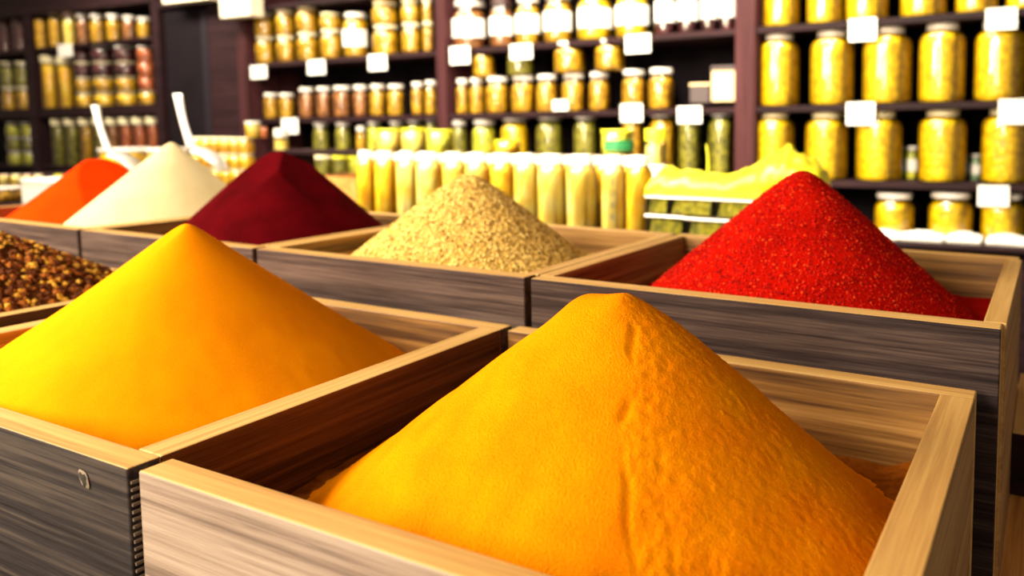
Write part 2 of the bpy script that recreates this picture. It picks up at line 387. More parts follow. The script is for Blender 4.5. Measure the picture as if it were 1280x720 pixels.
pile('red_flake_mound', 'bright red ground pepper flakes heaped in the right upper crate', 'spice mound', (-.5595, -.056, .7895, 1.170),
     (-.295, .975, -.0635), (.235, .225, .20, .20), -.250, Z2, 'red_powder', .0032, .020, .002, 23,
     grains=(16000, (.0021, .0013, .0005), ['flake_red', 'flake_dark', 'flake_orange'], [.62, .25, .13]))
pile('sesame_mound', 'pale sesame seed heaped in the middle upper crate', 'seed mound', (-1.0740, -.6055, .7895, 1.170),
     (-.857, .975, -.0845), (.225, .21, .19, .19), -.235, Z2, 'sesame_base', .0034, .024, .002, 33,
     grains=(11000, (.0036, .0022, .0011), ['grain_pale', 'grain_tan', 'grain_brown'], [.5, .34, .16]))
pile('maroon_spice_mound', 'dark maroon powder heaped beside the white mound', 'spice mound', (-1.5540, -1.1200, .7895, 1.170),
     (-1.311, .975, -.040), (.235, .225, .20, .20), -.235, Z2, 'maroon_powder', .0034, .014, .001, 43)
pile('orange_spice_mound', 'bright orange powder heaped at the upper left with a scoop', 'spice mound', (-2.152, -1.85, .7895, 1.2),
     (-1.985, 1.015, -.0715), (.150, .20, .20, .18), -.225, Z2, 'orange_powder', .004, .018, .001, 53)
pile('white_spice_mound', 'creamy white powder heaped between orange and maroon mounds', 'spice mound', (-2.020, -1.602, .790, 1.199),
     (-1.762, 1.045, -.0440), (.150, .20, .235, .18), -.229, Z2, 'white_powder', .004, .010, .001, 63, wallslope=1.8)
pile('seed_mound', 'mixed brown and golden seeds heaped at the left edge', 'seed mound', (-1.6755, -1.242, .3425, .7275),
     (-1.40, .52, -.145), (.26, .235, .20, .26), -.285, Z1, 'seed_base', .006, .03, .003, 73,
     grains=(3600, (.0062, .0050, .0036), ['seed_brown', 'seed_rust', 'seed_gold'], [.45, .30, .25]))

# ------------------------------------------------------------------ scoops
def scoop(label, tip, hpix_top, Y):
    """handle rises from the powder, the hollow blade digs in to the right"""
    base = Vector(tip)
    top = ony(*hpix_top, Y)
    t = thing('scoop', label, 'scoop', base, 'white metal scoops')
    v = top-base
    # handle: flat tapering strap swept along v with a slight curve
    vs, fs = [], []; n = 12
    side = rtv; 
    for i in range(n+1):
        s = i/n; c = v*s + rtv*(-.0035*math.sin(math.pi*s)); w = .0115-.002*math.sin(math.pi*s); th = .004
        dp = Vector((-side.y, side.x, 0))*th
        for k in range(8):
            a = 2*math.pi*k/8
            vs.append(c+side*(w*math.cos(a))+dp*math.sin(a))
    for i in range(n):
        for k in range(8):
            k2 = (k+1) % 8; fs.append((i*8+k, i*8+k2, (i+1)*8+k2, (i+1)*8+k))
    fs.append(tuple(range(8))[::-1]); fs.append(tuple(range(n*8, n*8+8)))
    link('handle', mesh_from('handle', vs, fs, ['scoop_metal'], True), t)
    # blade: open half tube that curves down to the right
    vs, fs = [], []; n, m = 16, 14
    dirn = rtv; dep = Vector((-rtv.y, rtv.x, 0))
    for lay, off in ((0, 0), (1, -.0022)):
        for i in range(n+1):
            s = i/n; ang = s*1.15
            c = dirn*(.088*math.sin(ang)) + Vector((0, 0, -.088*(1-math.cos(ang))*1.05+.004))
            up = (Vector((0, 0, 1))*math.cos(ang)+dirn*math.sin(ang))
            r = (.024*(1-.35*max(0, (s-.6)/.4)**2) if s > .12 else .024*(.45+.55*s/.12)) + off
            for k in range(m+1):
                b = -math.pi*.5+math.pi*k/m
                vs.append(c+dep*(r*math.sin(b))+up*(r*.62*math.cos(b)-.012+off*.3))
    st_ = m+1; L0 = (n+1)*st_
    for i in range(n):
        for k in range(m):
            a = i*st_+k; fs.append((a, a+1, a+st_+1, a+st_)); a += L0; fs.append((a+st_, a+st_+1, a+1, a))
    for i in range(n):
        for k in (0, m):
            a = i*st_+k; fs.append((a, a+st_, a+st_+L0, a+L0))
    for i in (0, n):
        for k in range(m):
            a = i*st_+k; fs.append((a, a+1, a+1+L0, a+L0))
    link('blade', mesh_from('blade', vs, fs, ['scoop_metal'], True), t)
    return t
scoop('white metal scoop standing in the orange powder', ony(137, 191, 1.02), (119, 131), 1.02)
scoop('white metal scoop standing in the white powder', ony(240, 186, 1.09), (222, 117), 1.09)

# ------------------------------------------------------------------ shelving
TL = .014
def sh(z0, x): return H + z0 + TL*(x+1.26)
def shelf_y(k): return {0: .806, 1: .440, 2: .073, 3: -.268, 4: -.508}[k]
YF, YB = 3.40, 3.80
su = thing('shelving_unit', 'dark wall shelving filled with jars of pickles', 'shelving', (-2.4, YF, 0))
def sbox(b): return (b[0]+2.4, b[1]+2.4, b[2]-YF, b[3]-YF, b[4], b[5])
def tilt_box(name, x0, x1, y0, y1, z0, th, mat, o, parent):
    me = box_me(name, [(x0-o[0], x1-o[0], y0-o[1], y1-o[1], 0, th)], [mat], .002)
    for v in me.vertices: v.co.z += z0-th + TL*(v.co.x+o[0]+1.26)
    return link(name, me, parent)
X_R, X_M, X_L = .9, -1.31, -3.165
for k, (a, b, th) in {0: (-4.86, X_R, .03), 1: (-4.86, X_R, .03), 2: (-4.86, X_R, .028), 3: (-4.86, X_R, .028), 4: (-4.86, X_R, .035)}.items():
    for (xa, xb) in ((a, X_L-.036), (X_L+.036, X_M-.05), (X_M+.05, b)):
        tilt_box('shelf', xa, xb, YF, YB, H+shelf_y(k), th, 'shelf_wood', (-2.4, YF), su)
for xp, w in ((X_L, .036), (X_M, .05), (-4.90, .04), (.95, .05)):
    link('post', box_me('post', [sbox((xp-w, xp+w, YF-.012, YB, 0, 2.4))], ['post_wood'], .003), su)
link('back_panel', box_me('back_panel', [sbox((-4.86, .9, YB+.002, YB+.03, 0, 2.4))], ['panel_dark'], 0), su)
link('base_cupboard', box_me('base_cupboard', [sbox((-4.86, .9, YF+.03, YB, 0, .58))], ['shelf_wood'], 0), su)
# left bay
s2 = thing('shelving_unit', 'dark shelving at the far left with stacked preserves', 'shelving', (-7.0, YF, 0))
LO = (-7.0, YF)
def lb(b): return (b[0]+7, b[1]+7, b[2]-YF, b[3]-YF, b[4], b[5])
def lz(py, px=120): return ony(px, py, YF).z
def ltl(x): return 0.0
LZ = [lz(54), lz(134), lz(209)]
for z in LZ:
    for (xa, xb) in ((-9.6, -7.62), (-7.50, -5.88)):
        th = .03 if z != LZ[1] else .075
        me = box_me('shelf', [(xa+7, xb+7, 0, .38, 0, th)], ['shelf_wood'], .002)
        for v in me.vertices: v.co.z += z-th+TL*(v.co.x+.4)
        link('shelf', me, s2)
for x0, x1 in ((-7.62, -7.50), (-5.88, -5.80)):
    link('post', box_me('post', [lb((x0, x1, YF-.012, YB, 0, 2.5))], ['shelf_wood'], .003), s2)
link('back_panel', box_me('back_panel', [lb((-9.6, -5.8, YB+.002, YB+.03, 0, 2.5))], ['panel_dark'], 0), s2)
link('top_beam', box_me('top_beam', [lb((-9.6, -5.8, YF-.02, YB, lz(10), lz(10)+.25))], ['shelf_wood'], 0), s2)
# cupboard between the two
cb = thing('tall_cupboard', 'tall dark cupboard between the two jar shelvings', 'cupboard', (-5.35, YF, 0))
def cbx(b): return (b[0]+5.35, b[1]+5.35, b[2]-YF, b[3]-YF, b[4], b[5])
link('carcass', box_me('carcass', [cbx((-5.79, -4.945, YF+.03, YB, 0, 2.3))], ['panel_dark'], .004), cb)
dr = link('door', box_me('door', [cbx((-5.76, -5.34, YF+.008, YF+.03, .1, H+lz(24)-H))], ['panel_dark'], .004), cb)
link('edge_strip', box_me('edge_strip', [cbx((-5.34, -5.27, YF+.0, YF+.03, .1, lz(26)))], ['panel_plum'], .004), cb)
link('side_panel', box_me('side_panel', [cbx((-5.26, -4.945, YF+.0, YF+.03, .05, lz(-30)))], ['shelf_wood'], .004), cb)
link('head_rail', box_me('head_rail', [cbx((-5.79, -5.26, YF-.01, YF+.02, lz(20), lz(2)))], ['shelf_wood'], .004), cb)

# ------------------------------------------------------------------ jar kinds, unit radius and height
PROF = {
 'big': dict(body=[(.55, 0), (.93, .005), (.99, .03), (1, .08), (1, .74), (.985, .79), (.92, .84), (.76, .875), (.62, .89), (.60, .93)],
             cont=[(.5, .01), (.90, .015), (.95, .04), (.96, .1), (.96, .73), (.94, .78), (.87, .83), (.70, .865), (.5, .875)],
             lid=[(.5, .90), (.645, .90), (.66, .91), (.66, .985), (.63, 1.0), (.3, 1.002)]),
 'small': dict(body=[(.6, 0), (.93, .01), (.99, .05), (1, .12), (1, .62), (.97, .70), (.86, .78), (.80, .82), (.78, .90)],
             cont=[(.5, .015), (.89, .02), (.94, .06), (.95, .14), (.95, .61), (.92, .68), (.81, .75), (.7, .77)],
             lid=[(.6, .88), (.82, .88), (.84, .89), (.84, .98), (.80, 1.0), (.4, 1.0)]),
 'tall': dict(body=[(.6, 0), (.93, .008), (.99, .03), (1, .08), (1, .72), (.96, .78), (.82, .83), (.74, .85), (.72, .89)],
             cont=[(.5, .01), (.89, .014), (.94, .04), (.95, .09), (.95, .71), (.91, .77), (.77, .82), (.6, .84)],
             lid=[(.6, .90), (.80, .90), (.82, .91), (.82, .98), (.78, 1.0), (.4, 1.0)]),
 'straight': dict(body=[(.7, 0), (.97, .008), (1, .03), (1, .84), (.97, .87), (.92, .88)],
             cont=[(.6, .01), (.92, .014), (.95, .04), (.95, .82), (.8, .83)],
             lid=[(.6, .87), (.98, .87), (1, .88), (1, .985), (.96, 1.0), (.4, 1.0)]),
 'bottle': dict(body=[(.6, 0), (.93, .008), (1, .03), (1, .74), (.98, .79), (.88, .84), (.66, .88), (.62, .92)],
             cont=[(.5, .01), (.88, .012), (.95, .035), (.95, .735), (.93, .78), (.82, .83), (.6, .865)],
             lid=[(.5, .87), (.68, .87), (.70, .88), (.70, .99), (.66, 1.0), (.3, 1.0)]),
}
PROTO = {}
def proto(shape, content, lid, label, glass):
    key = (shape, content, lid, label, glass)
    if key in PROTO: return PROTO[key]
    P = PROF[shape]
    d = [('glass_wall', lathe_me('glass_wall', P['body'], glass)), ('contents', lathe_me('contents', P['cont'], content)),
         ('lid', lathe_me('lid', P['lid'], lid, 36, .012))]
    if label:
        z0, z1, a0, a1 = .24, .62, -1.25, 1.25
        vs, fs = [], []; n = 14
        for r in (1.004, 1.02):
            for i in range(n+1):
                a = a0+(a1-a0)*i/n - math.pi/2 + .5
                for z in (z0, z1): vs.append((r*math.cos(a), r*math.sin(a), z))
        o = (n+1)*2
        for i in range(n):
            a = 2*i; fs.append((a+1, a+3, a+2, a)); a += o; fs.append((a, a+2, a+3, a+1))
            a = 2*i; fs.append((a, a+2, a+2+o, a+o)); fs.append((a+1+o, a+3+o, a+3, a+1))
        fs.append((0, o, o+1, 1)); fs.append((2*n+1, 2*n+1+o, 2*n+o, 2*n))
        d.append(('paper_label', mesh_from('paper_label', vs, fs, [label])))
    PROTO[key] = d; return d
def jar(loc, r, h, shape, content, lid, text, group, name='pickle_jar', cat='jar', label=None, glass='jar_glass', rot=None):
    t = thing(name, text, cat, loc, group, (0, 0, random.uniform(-.15, .15) if rot is None else rot), (r, r, h))
    for n, me in proto(shape, content, lid, label, glass): link(n, me, t)
    return t
ORD = ['first', 'second', 'third', 'fourth', 'fifth', 'sixth', 'seventh', 'eighth', 'ninth', 'tenth', 'eleventh', 'twelfth', 'thirteenth', 'fourteenth']
def row(spec, zshelf, Y, shape, desc, where, group, name='pickle_jar', lift=0, zfix=None, lid='cap_white', label=None, content='pickle_yellow', top=None, hgt=None):
    """spec: list of (x0px, x1px, top px[, content[, lid[, label]]]) standing on a shelf"""
    out = []
    for i, s in enumerate(spec):
        xa, xb, yt = s[:3]; c = s[3] if len(s) > 3 and s[3] else content
        l = s[4] if len(s) > 4 and s[4] else lid; lab = s[5] if len(s) > 5 else label
        P = ony((xa+xb)/2, 100, Y)
        r = (xb-xa)/2/ppm(P)*1.03
        zz = (sh(zshelf, P.x) if zfix is None else zfix(P.x)) + lift
        Yc = YF+.012+r if Y == YF else Y
        P = ony((xa+xb)/2, 100, Yc)
        zt = ony((xa+xb)/2, yt, Yc).z
        h = zt-zz if hgt is None else hgt
        d = desc(c) if callable(desc) else desc
        text = '%s, %s from the left %s' % (d, ORD[i], where)
        out.append(jar((P.x, Yc, zz), r, h, shape, c, l, text, group, name, label=lab))
    return out
CN = {'pickle_yellow': 'yellow', 'pickle_gold': 'golden', 'pickle_olive': 'olive green', 'pickle_rust': 'rust brown', 'pickle_wine': 'dark wine', 'honey': 'amber', 'greens': 'green', 'carrot': 'orange', 'honey_pale': 'pale yellow'}
D = lambda pre: (lambda c: pre+' jar of '+CN[c]+' preserve')
# right bay, big jars
big = lambda c: 'big jar of yellow pickles'
row([(952, 1000, -55), (1007, 1053, -58), (1055, 1109, -60), (1123, 1181, -62), (1192, 1243, -65), (1255, 1310, -68)], .440, YF, 'big', big, 'on the top shelf at right', 'big jars, top right shelf')
row([(948, 1000, 41), (1012, 1068, 37), (1078, 1140, 33), (1148, 1206, 28), (1218, 1280, 26)], .073, YF, 'big', big, 'on the middle shelf at right', 'big jars, middle right shelf')
row([(944, 995, 139), (1007, 1062, 139), (1071, 1130, 138), (1150, 1210, 136), (1230, 1290, 134)], -.268, YF, 'big', big, 'on the lower shelf at right', 'big jars, lower right shelf', lid='cap_cream')
row([(1096, 1147, 241), (1165, 1221, 240), (1232, 1287, 241)], -.508, YF, 'small', 'squat jar of yellow pickles', 'on the bottom right shelf', 'squat jars, bottom right shelf')
# middle bay, labelled jars on top shelf
row([(568, 611, 2, 'pickle_rust'), (614, 644, 0, 'pickle_rust', 'cap_dark'), (646, 677, -4, 'pickle_gold'), (681, 717, -8, 'pickle_gold'), (722, 767, -12, 'pickle_yellow'), (770, 813, -16, 'pickle_yellow'),
     (818, 845, -22, 'pickle_wine'), (847, 873, -24, 'pickle_wine'), (876, 897, -26, 'pickle_wine'), (899, 919, -28, 'pickle_wine')], .440, YF, 'small', D('white-labelled'), 'on the top middle shelf', 'labelled jars, top middle shelf', label='paper')
row([(570, 586, 99), (587, 605, 98), (607, 637, 97), (639, 669, 95), (670, 698, 94), (702, 732, 92, 'pickle_gold'), (736, 763, 91), (777, 808, 88, 'pickle_gold'), (810, 843, 86, 'pickle_gold')],
    .073, YF, 'small', D('small'), 'in the lower tier, middle bay', 'small jars, lower tier', content='pickle_gold')
up = [(591, 619, 62, 'pickle_gold', 97), (634, 667, 57, 'pickle_olive', 95), (692, 732, 53, 'pickle_gold', 92), (743, 781, 50, 'pickle_gold', 89)]
for i, (xa, xb, yt, c, yb) in enumerate(up):
    P = ony((xa+xb)/2, yb, YF+.06); r = (xb-xa)/2/ppm(P)
    zb = max(o.location.z+o.scale.z for o in COL.objects if o.get('group') == 'small jars, lower tier' and abs(o.location.x-P.x) < r+o.scale.x)+.001
    jar((P.x, YF+.065, zb), r, ony((xa+xb)/2, yt, YF+.06).z-zb, 'small', c, 'cap_white', 'small jar stacked on other jars, %s from the left, middle bay' % ORD[i], 'small jars, upper tier', label=None)
row([(563, 583, 150, 'pickle_olive'), (589, 620, 149, 'greens'), (625, 662, 144, 'pickle_yellow'), (669, 705, 142, 'pickle_olive'), (716, 748, 141, 'pickle_olive'), (777, 804, 140, 'pickle_gold'), (810, 846, 138, 'pickle_gold'),
     (848, 877, 138, 'pickle_olive'), (885, 919, 136, 'pickle_olive')], -.268, YF, 'tall', D('tall'), 'on the lower middle shelf', 'tall jars, lower middle shelf')
# second bay from the left: double stacks
def z_at(z0): return lambda x: sh(z0, x)
l2 = [(322, 346, 46), (348, 372, 45), (374, 401, 41), (403, 430, 37), (468, 502, 32), (504, 529, 29), (530, 543, 27)]
tiers = row(l2, .440, YF, 'small', D('cream-lidded'), 'of the bottom tier, left-middle top shelf', 'cream-lidded jars, bottom tier', lid='cap_cream', content='pickle_gold')
l2b = [(322, 346, 17), (348, 372, 13), (374, 401, 9), (403, 430, 17), (468, 502, 4), (504, 529, 1), (530, 543, -1)]
for i, ((xa, xb, yt), b) in enumerate(zip(l2b, tiers)):
    zb = b.location.z+b.scale.z+.001
    h = ony((xa+xb)/2, yt, b.location.y).z-zb
    jar((b.location.x, b.location.y, zb), b.scale.x, h, 'small', 'pickle_gold', 'cap_cream', 'cream-lidded stacked jar, %s from the left in the second tier, left-middle bay' % ORD[i], 'cream-lidded jars, second tier', label=None)
    if i >= 4:
        jar((b.location.x, b.location.y, zb+h+.001), b.scale.x, h*.95, 'small', 'pickle_gold', 'cap_cream', 'cream-lidded stacked jar, %s of three in the topmost tier, left-middle bay' % ORD[i-4], 'cream-lidded jars, third tier')
row([(432, 463, 17)], .440, YF, 'tall', 'tall white-labelled yellow jar', 'standing alone between the jar stacks', 'lone tall jar', label='paper', content='pickle_gold')[0]['label'] = 'tall white-labelled yellow jar standing between the stacked cream-lidded jars'
row([(329, 347, 117), (348, 367, 117), (373, 393, 110, 'pickle_rust'), (395, 414, 109, 'pickle_rust'), (416, 439, 108, 'pickle_rust'), (441, 460, 107, 'pickle_rust'), (462, 482, 106), (484, 505, 106), (514, 529, 103), (531, 546, 101)],
    .073, YF, 'small', D('small'), 'on the left-middle middle shelf', 'small jars, left-middle middle shelf', content='pickle_gold')
row([(389, 410, 151, 'pickle_olive'), (417, 438, 151, 'pickle_olive'), (443, 456, 158, 'pickle_gold'), (457, 475, 149, 'greens'), (484, 505, 148, 'pickle_olive'), (506, 529, 146, 'pickle_olive'), (530, 545, 144, 'pickle_olive')],
    -.268, YF, 'tall', D('tall'), 'on the left-middle lower shelf', 'tall jars, left-middle lower shelf')
# left bays
def lzf(z): return lambda x: z + TL*(x+6.6)
row([(48, 64, 12, 'pickle_gold', 'cap_cream'), (66, 82, 13, 'pickle_gold', 'cap_cream'), (84, 99, 15, 'honey_pale', 'cap_rose'), (101, 116, 17, 'pickle_rust'), (118, 136, 18), (138, 156, 18), (158, 174, 20, 'pickle_rust'), (176, 192, 22)], 0, YF, 'small', D('upright'), 'on the far-left top shelf', 'jars, far-left top shelf', zfix=lzf(LZ[0]), content='pickle_gold')
row([(54, 72, 70, 'honey', 'cap_cream'), (74, 92, 72, 'honey', 'cap_cream')], 0, YF, 'straight', D('large'), 'on the far-left middle shelf', 'large amber jars, far-left', zfix=lzf(LZ[1]))
tierc = [('honey', 'cap_cream'), ('pickle_gold', 'cap_cream'), ('pickle_wine', 'cap_cream'), ('pickle_wine', 'cap_white')]
TW = ['lowest', 'second lowest', 'second highest', 'topmost']
for j, (xa, xb) in enumerate(((95, 116), (118, 144), (146, 172), (174, 195))):
    P = ony((xa+xb)/2, 100, YF+.08); r = (xb-xa)/2/ppm(P); z0 = lzf(LZ[1])(P.x)
    hh = (ony((xa+xb)/2, 58, YF+.08).z-z0)/4
    for k in range(4):
        c, l = tierc[k]
        if j == 3 and k > 0: c, l = 'carrot', ('cap_white' if k == 3 else 'carrot')
        jar((P.x, YF+.08, z0+k*hh+.0005), r, hh-.001, 'small', c, l, '%s jar in the %s stack from the left, far-left middle shelf' % (TW[k], ORD[j]), 'stacked jars, far-left middle shelf')
tl = [(62, 78, 'pickle_olive'), (79, 96, 'pickle_olive'), (97, 113, 'pickle_gold'), (114, 130, 'pickle_olive'), (131, 146, 'pickle_rust'), (147, 163, 'carrot'), (164, 180, 'carrot'), (181, 196, 'carrot'), (197, 213, 'pickle_gold')]
row([(a, b, 149-.02*(a-60), c, 'cap_cream') for a, b, c in tl], 0, YF, 'straight', D('tall'), 'on the far-left lower shelf', 'tall jars, far-left lower shelf', zfix=lzf(LZ[2]))
for (sx, nm, z, n, pal, yt) in ((2, 'top', LZ[0], 1, ['pickle_wine', 'pickle_wine'], 8), (2, 'middle', LZ[1], 2, ['pickle_gold', 'pickle_olive'], 78), (5, 'lower', LZ[2], 3, ['greens', 'pickle_olive'], 153)):
    for j in range(2):
        xa = sx+j*19; xb = xa+18
        P = ony((xa+xb)/2, 100, YF+.08); r = (xb-xa)/2/ppm(P); z0 = lzf(z)(P.x); hh = (ony(xa, yt, YF+.08).z-z0)/n
        for k in range(n):
            w = {1: [''], 2: ['bottom ', 'top '], 3: ['bottom ', 'middle ', 'top ']}[n][k]
            jar((P.x, YF+.08, z0+k*hh+.0005), r, hh-.001, 'small', pal[k % 2], 'cap_white' if nm != 'middle' else 'cap_cream',
                '%sjar in the %s stack, %s shelf at the left picture edge' % (w, 'left' if j == 0 else 'right', nm), 'jars at the left edge')

# price cards on the shelf edges
def card(x0, x1, y0, y1, where, Y=YF-.016):
    a = ony(x0, y1, Y); b = ony(x1, y0, Y); w = b.x-a.x; h = ony((x0+x1)/2, y0, Y).z-ony((x0+x1)/2, y1, Y).z
    o = link('price_card', box_me('price_card', [(-w/2, w/2, -.001, .001, 0, h)], ['paper'], 0), None, ((a.x+b.x)/2, Y, ony((x0+x1)/2, y1, Y).z), (0, -TL, 0))
    tag(o, 'white price card '+where, 'price card', 'white price cards on the shelf edges')
for c in ((314, 333, 82, 98, 'at the left end of the left-middle top shelf'), (385, 406, 75, 93, 'in the middle of the left-middle top shelf'), (461, 483, 68, 88, 'at the right of the left-middle top shelf'),
          (353, 372, 148, 167, 'under the left-middle middle shelf'), (563, 587, 58, 80, 'beside the post under the labelled brown jars'), (638, 665, 55, 74, 'over the olive jar in the middle bay'),
          (782, 813, 43, 66, 'under the last yellow labelled jar, middle bay'), (691, 710, 125, 138, 'smallest one, on the middle bay lower shelf'), (776, 803, 130, 152, 'over the golden tall jar, middle bay'),
          (847, 877, 133, 154, 'at the right end of the middle bay'), (1061, 1096, 23, 51, 'on the top right shelf, left one'), (1232, 1272, 10, 37, 'on the top right shelf, right one'),
          (1058, 1094, 128, 156, 'on the middle right shelf, left one'), (1248, 1290, 124, 155, 'on the middle right shelf at the picture edge'), (1222, 1262, 232, 258, 'on the lowest right shelf edge'),
          (73, 90, 55, 71, 'on the far-left top shelf')):
    card(*c)
# things at the right end of the middle bay
def carton(name, label, cat, xa, xb, ya, yb, Y, dep, mat, lidmat=None):
    a = ony(xa, yb, Y); b = ony(xb, yb, Y); h = ony((xa+xb)/2, ya, Y).z-ony((xa+xb)/2, yb, Y).z
    z = ony((xa+xb)/2, yb, Y).z; w = b.x-a.x
    t = thing(name, label, cat, ((a.x+b.x)/2, Y, z))
    link('body', box_me('body', [(-w/2, w/2, 0, dep, 0, h*.86)], [mat], .003), t)
    link('lid', box_me('lid', [(-w/2-.003, w/2+.003, -.003, dep+.003, h*.86+.0005, h)], [lidmat or mat], .003), t)
    return t
carton('gift_box', 'dark box on the middle bay shelf beside the cream box', 'box', 862, 886, 104, 129, YF+.03, .15, 'card_dark', 'card_beige')
carton('gift_box', 'cream box with dark lid at the shelf end by the post', 'box', 889, 918, 82, 127, YF+.03, .15, 'card_beige', 'card_dark')
carton('picture_box', 'pale pictured box at the top of the cupboard', 'box', 275, 312, -14, 21, YF-.12, .10, 'paper_cream', 'paper')
carton('light_box', 'long cream box lying above the cupboard head rail', 'box', 203, 262, -22, 2, YF-.12, .08, 'paper_cream')
# small bottles between the big right jars
def ontop(x, y, z0, Y): return ony(x, y, Y)
for x0, x1, yt, c, lab in ((1133, 1148, 183, 'greens', 'small pale jar with green filling between two big right jars'), (1211, 1228, 193, 'glass_green', 'small green-white bottle in the gap near the right edge')):
    P = ony((x0+x1)/2, yt, YF+.22); z0 = sh(-.268, P.x)
    jar((P.x, YF+.22, z0), (x1-x0)/2/ppm(P), P.z-z0, 'tall', c, 'cap_white', lab, None, 'small_jar', label='paper')
# paper parcels at the foot of the right bay
for i, (xa, xb, ya, yb, m, lab) in enumerate(((1080, 1122, 291, 301, 'paper', 'white paper packet lying left of the bottom right jars'), (1124, 1178, 291, 302, 'paper', 'white paper packet lying in front of the first squat jars'),
                     (1182, 1226, 292, 304, 'paper', 'white paper packet lying in front of the middle squat jar'), (1232, 1285, 297, 309, 'paper', 'white paper packet at the right picture edge'))):
    Y = YF-.10; a = ony(xa, yb, Y); b = ony(xb, yb, Y); z0 = sh(-.508, a.x)-.0; h = ppm(a); h = (yb-ya)/h
    vs, fs = [], []; n, m_ = 14, 6; w = b.x-a.x
    for k in range(2):
        for j in range(m_+1):
            for i2 in range(n+1):
                u, v = i2/n, j/m_
                vs.append((u*w-w/2, v*.13, (0 if k == 0 else h*(.55+.45*math.sin(math.pi*u)*math.sin(math.pi*v)+.18*math.sin(u*19+i)*math.sin(v*11)))))
    s = (n+1)*(m_+1)
    for j in range(m_):
        for i2 in range(n):
            q = j*(n+1)+i2; fs.append((q, q+n+1, q+n+2, q+1)); q += s; fs.append((q, q+1, q+n+2, q+n+1))
    for i2 in range(n):
        q = i2; fs.append((q, q+1, q+1+s, q+s)); q = m_*(n+1)+i2; fs.append((q+1, q, q+s, q+1+s))
    for j in range(m_):
        q = j*(n+1); fs.append((q+n+1, q, q+s, q+s+n+1)); q += n; fs.append((q, q+n+1, q+n+1+s, q+s))
    tag(link('paper_packet', mesh_from('paper_packet', vs, fs, [m], True), None, ((a.x+b.x)/2, Y, z0+.001)), lab, 'packet', 'white paper packets')
fs_ = thing('front_ledge', 'narrow dark ledge in front of the bottom right shelf', 'ledge', (-.3, YF-.15, 0))
me = box_me('ledge_top', [(-1.0, 1.1, 0, .13, 0, .02)], ['shelf_wood'], .002)
for v in me.vertices: v.co.z += sh(-.508, 0)-.0205+TL*(v.co.x-.3)
link('ledge_top', me, fs_)
link('ledge_front', box_me('ledge_front', [(-1.0, 1.1, .02, .13, 0, sh(-.508, -1.3)-.03)], ['shelf_wood'], .002), fs_)

# ------------------------------------------------------------------ counter behind the crates
ZC = -.285
ct = thing('counter', 'dark counter behind the crates with bottles and greens', 'counter', (-2.5, 1.5, 0))
def cc(b): return (b[0]+2.5, b[1]+2.5, b[2]-1.5, b[3]-1.5, b[4], b[5])
link('worktop', box_me('worktop', [cc((-2.7, -.64, 1.50, 2.12, H+ZC-.025, H+ZC)), cc((-5.2, -2.701, 1.30, 2.95, H+ZC-.025, H+ZC))], ['shelf_wood'], .002), ct)
link('carcass', box_me('carcass', [cc((-2.7, -.68, 1.52, 2.10, 0, H+ZC-.026)), cc((-5.15, -2.701, 1.34, 2.90, 0, H+ZC-.026))], ['shelf_wood'], .002), ct)
# row of bottles
YBt = 1.70
caps = [458, 482, 509, 536, 568, 597, 628, 658, 690, 727, 767, 799]
for i, px in enumerate(caps):
    P = ony(px, 230, YBt); nxt = caps[i+1]-px if i < 11 else 34
    r = nxt*.5/ppm(P)*.98; r = min(r, .041)
    zt = ony(px, 188+i*.6, YBt).z; z0 = H+ZC+.001
    c = ['honey', 'honey', 'honey_pale', 'honey_pale', 'honey_pale', 'honey_pale', 'honey', 'honey_pale', 'honey_pale', 'honey_pale', 'honey_pale', 'honey'][i]
    b = jar((P.x, YBt, z0), r, zt-z0, 'bottle', c, 'cap_white', 'white-capped plastic bottle of yellow liquid, %s from the left, front row' % ORD[i], 'white-capped bottles, front row', 'plastic_bottle', 'bottle', glass='clear_plastic', rot=0)
    if i == 10:
        for k, ch in enumerate('\u2021DXK'):
            cu = bpy.data.curves.new('lettering', 'FONT'); cu.body = ch; cu.size = .021; cu.extrude = .0003; cu.align_x = 'CENTER'
            tmp = bpy.data.objects.new('tmp', cu); COL.objects.link(tmp); bpy.context.view_layer.update()
            me = bpy.data.meshes.new_from_object(tmp.evaluated_get(bpy.context.evaluated_depsgraph_get())); bpy.data.objects.remove(tmp)
            me.materials.clear(); me.materials.append(M['ink'])
            nrm = Vector((.434, -.897, 0))
            gw = [ch_ for ch_ in b.children if ch_.name.startswith('glass_wall')][0]
            o = link('lettering', me, gw, (nrm.x*1.03, nrm.y*1.03, (.64-.15*k)), (math.pi/2, 0, math.atan2(.434, .897)), (1/r, 1/(zt-z0), 1/r))
            o['label'] = 'dark lettering'
for i in range(11):
    px = (caps[i]+caps[i+1])/2+6; Y2 = YBt+.085; P = ony(px, 230, Y2); r = .036
    z0 = H+ZC+.001; zt = ony(px, 191+i*.4, Y2).z
    jar((P.x, Y2, z0), r, zt-z0, 'bottle', 'honey', 'cap_rose' if i > 6 else 'cap_cream', 'amber bottle behind the front bottles, %s from the left in the back row' % ORD[i], 'amber bottles, back row', 'plastic_bottle', 'bottle', glass='clear_plastic', rot=0)

